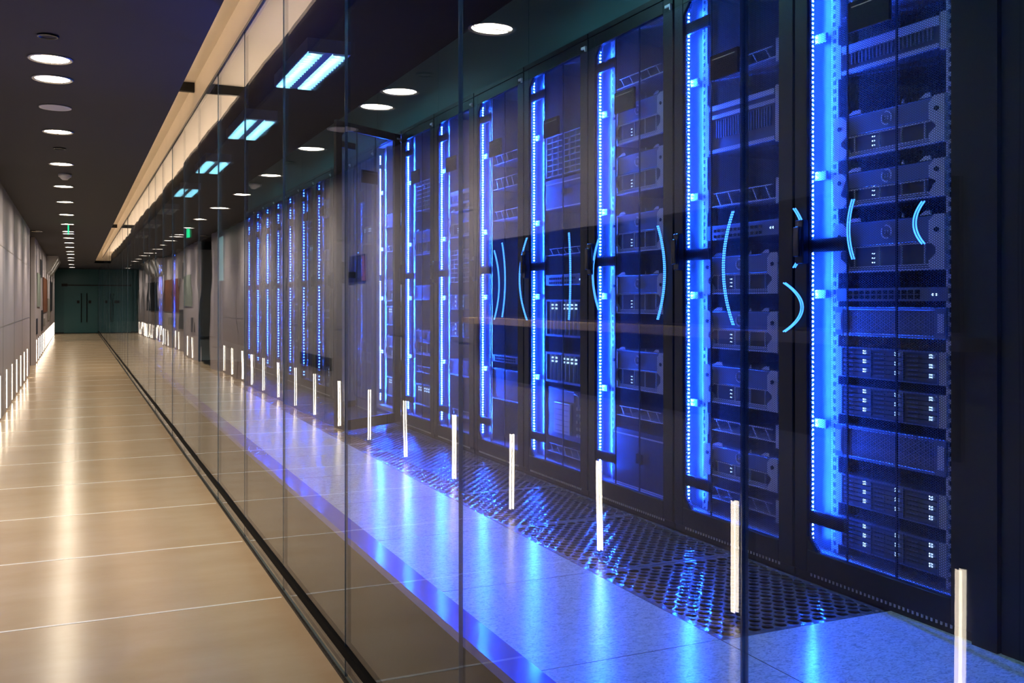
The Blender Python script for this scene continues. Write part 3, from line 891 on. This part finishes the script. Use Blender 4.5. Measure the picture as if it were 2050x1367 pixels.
MB().lathe([(0.055, -0.045), (0.075, -0.035), (0.08, -0.0), (0.0, -0.0)], 0, 0, 20).build('base', M['whiteplastic'], o, smooth=True)
o = thing('recess_downlight', 'dim round fitting over the dark wall opening', 'downlight', (-0.80, 24.4, HC))
MB().lathe([(0.10, -0.001), (0.125, -0.001), (0.12, -0.02), (0.10, -0.012)], 0, 0, 24).build('trim_ring', M['chrome'], o, smooth=True)
MB().disc(0, 0, -0.006, 0.101, 24).build('cover', M['grey'], o)
# green sign seen edge-on
o = thing('exit_sign', 'small green lit sign seen edge-on hanging under the ceiling', 'sign', (-0.13, 21.6, HC))
MB().box(-0.012, 0.012, -0.12, 0.12, -0.24, -0.06).build('sign_panel', M['green'], o)
MB().box(-0.004, 0.004, -0.10, -0.09, -0.06, 0).box(-0.004, 0.004, 0.09, 0.10, -0.06, 0).build('hanger', M['chrome'], o)

# ------------------------------------------------------------------ light bars at the foot of the left wall
lb = None
bars = [y for y in ys if (2.5 < y < 23.7 or y > 27.0) and y < 51.5]
for i, Y in enumerate(bars):
    lab = 'slim upright warm light bar on the left wall, %s from the black display' % WORDS[i]
    if lb is None:
        lb = thing('light_bar', lab, 'wall light', (WL, Y, 0.035), 0, 'upright light bars on the left wall')
        MB().box(0.002, 0.006, -0.015, 0.015, 0.004, 0.566).build('glow_tube', M['bar'], lb)
        MB().box(0.0, 0.002, -0.019, 0.019, 0.0, 0.57).box(0.002, 0.007, -0.019, 0.019, 0.0, 0.004).box(0.002, 0.007, -0.019, 0.019, 0.566, 0.57).build('backplate', M['chrome'], lb)
    else:
        dup(lb, (WL, Y, 0.035), None, lab)

# ------------------------------------------------------------------ fluorescent luminaires in the server room
lum = None
LY = [(1.6, 1), (4.2, 1), (7.37, 1), (10.1, 1), (13.15, 1), (16.4, 1), (20.0, 0), (24.0, 0), (28.0, 0)]
def luminaire(lit, loc, lab):
    o = thing('louvred_luminaire', lab, 'ceiling light', loc, 0, 'louvred ceiling luminaires')
    MB().box(-0.155, 0.155, -0.62, 0.62, -0.012, 0.05).box(-0.155, -0.145, -0.62, 0.62, -0.045, -0.012).box(0.145, 0.155, -0.62, 0.62, -0.045, -0.012)\
        .box(-0.145, 0.145, -0.62, -0.61, -0.045, -0.012).box(-0.145, 0.145, 0.61, 0.62, -0.045, -0.012).box(-0.03, 0.03, -0.61, 0.61, -0.045, -0.012).build('housing', M['lumcase'], o)
    for s_ in (-1, 1):
        x0, x1 = (-0.143, -0.032) if s_ < 0 else (0.032, 0.143)
        box('tube_tray', M['louvremetal'], x0, x1, -0.605, 0.605, -0.0145, -0.0125, o)
        xm = (x0 + x1)/2
        MB().tube([(xm, -0.585, -0.024), (xm, 0.585, -0.024)], 0.008, 10).build('lamp_tube', M['louvre'] if lit else M['discoff'], o, smooth=True)
        b_ = MB()
        for k in range(17): b_.box(x0, x1, -0.60+k*0.0745, -0.596+k*0.0745, -0.054, -0.034)
        b_.build('louvre_blades', M['louvremetal'], o, kind='stuff')
    return o
l_on = l_off = None
for i, (Y, lit) in enumerate(LY):
    loc = (1.635, Y, RC-0.052)
    lab = (['lit louvred luminaire over the nearest white tiles, above the frame of the picture', 'lit louvred luminaire before the first visible one, above the frame of the picture'][i] if i < 2 else
           '%s louvred twin-tube luminaire in the server room, %s of the visible line' % ('lit cyan-white' if lit else 'unlit', WORDS[i-2]))
    if lit:
        l_on = luminaire(1, loc, lab) if l_on is None else l_on
        if abs(l_on.location.y - Y) > 0.1: dup(l_on, loc, None, lab)
    else:
        if l_off is None: l_off = luminaire(0, loc, lab)
        else: dup(l_off, loc, None, lab)

# ------------------------------------------------------------------ things on the left wall
o = thing('wall_display', 'long black glass display on the left wall, mirrored in the glass partition', 'display', (WL, 0, 0))
box('screen', M['darkglass'], 0.02, 0.03, 2.62, 6.98, 1.50, 2.05, o)
MB().box(0.0, 0.02, 2.6, 7.0, 1.48, 2.07).box(0.02, 0.034, 2.6, 7.0, 2.05, 2.07).box(0.02, 0.034, 2.6, 7.0, 1.48, 1.50).box(0.02, 0.034, 2.6, 2.62, 1.5, 2.05).box(0.02, 0.034, 6.98, 7.0, 1.5, 2.05).build('frame', M['black'], o)
tag(box('wall_ledge', M['wood'], WL, WL+0.12, 2.5, 7.3, 1.415, 1.465, bevel=0.004), 'long tan wooden ledge under the black display on the left wall', 'ledge')
tag(box('wall_backing', M['navy'], WL, WL+0.012, 2.6, 7.0, 1.0, 1.42), 'dark navy backing board beneath the tan ledge on the left wall', 'board')
o = thing('notice_board', 'dark notice board with a pink-red strip mirrored beside the open rack door', 'notice board', (WL, 10.7, 1.82))
box('board', M['navy'], 0, 0.015, 0.0, 0.75, 0.0, 0.32, o); box('notice_strip', M['red'], 0.015, 0.018, 0.02, 0.14, 0.01, 0.3, o)
for y0, y1, z0, z1, mt, lab, nm, cat in (
    (12.3, 14.1, 0.70, 0.87, 'navy', 'long low dark panel mirrored across the ninth to eleventh racks', 'wall_panel', 'panel'),
    (27.6, 28.3, 0.75, 1.15, 'navy', 'dark upright wall box just beyond the dark opening', 'wall_box', 'wall box'),
    (28.2, 30.6, 1.45, 2.35, 'sage', 'pale sage poster on the far wall beyond the dark opening', 'poster', 'poster'),
    (30.8, 31.9, 2.3, 2.8, 'navy', 'dark high poster over the brown panel on the far wall', 'poster', 'poster'),
    (31.6, 33.0, 0.72, 1.33, 'navy', 'dark navy low panel before the brown panel on the far wall', 'wall_panel', 'panel'),
    (33.2, 38.0, 1.25, 2.35, 'brown', 'large red-brown panel on the far left wall', 'wall_panel', 'panel'),
    (34.2, 35.2, 0.8, 1.05, 'grey', 'small grey panel under the red-brown panel', 'wall_panel', 'panel'),
    (38.6, 41.5, 0.9, 1.7, 'grey', 'grey poster past the red-brown panel', 'poster', 'poster'),
    (42.2, 45.5, 1.2, 2.4, 'navy', 'dark tall poster nearest the teal doors', 'poster', 'poster'),
):
    tag(box(nm, M[mt], WL+0.003, WL+0.022, y0, y1, z0, z1), lab, cat)

# screen on the room's rear wall past the racks
o = thing('wall_screen', 'pale teal lit screen standing upright past the end of the rack row', 'screen', (2.9, 21.5, 0))
box('screen', M['screen'], -0.012, 0.0, 0.0, 0.62, 2.05, 3.0, o)
MB().box(0.0, 0.03, -0.02, 0.64, 2.03, 3.02).build('frame', M['black'], o)
MB().box(0.005, 0.025, 0.28, 0.34, ZF, 2.03).box(-0.15, 0.2, 0.1, 0.52, ZF, ZF+0.02).build('stand', M['black'], o)

print('objects', len(bpy.data.objects))
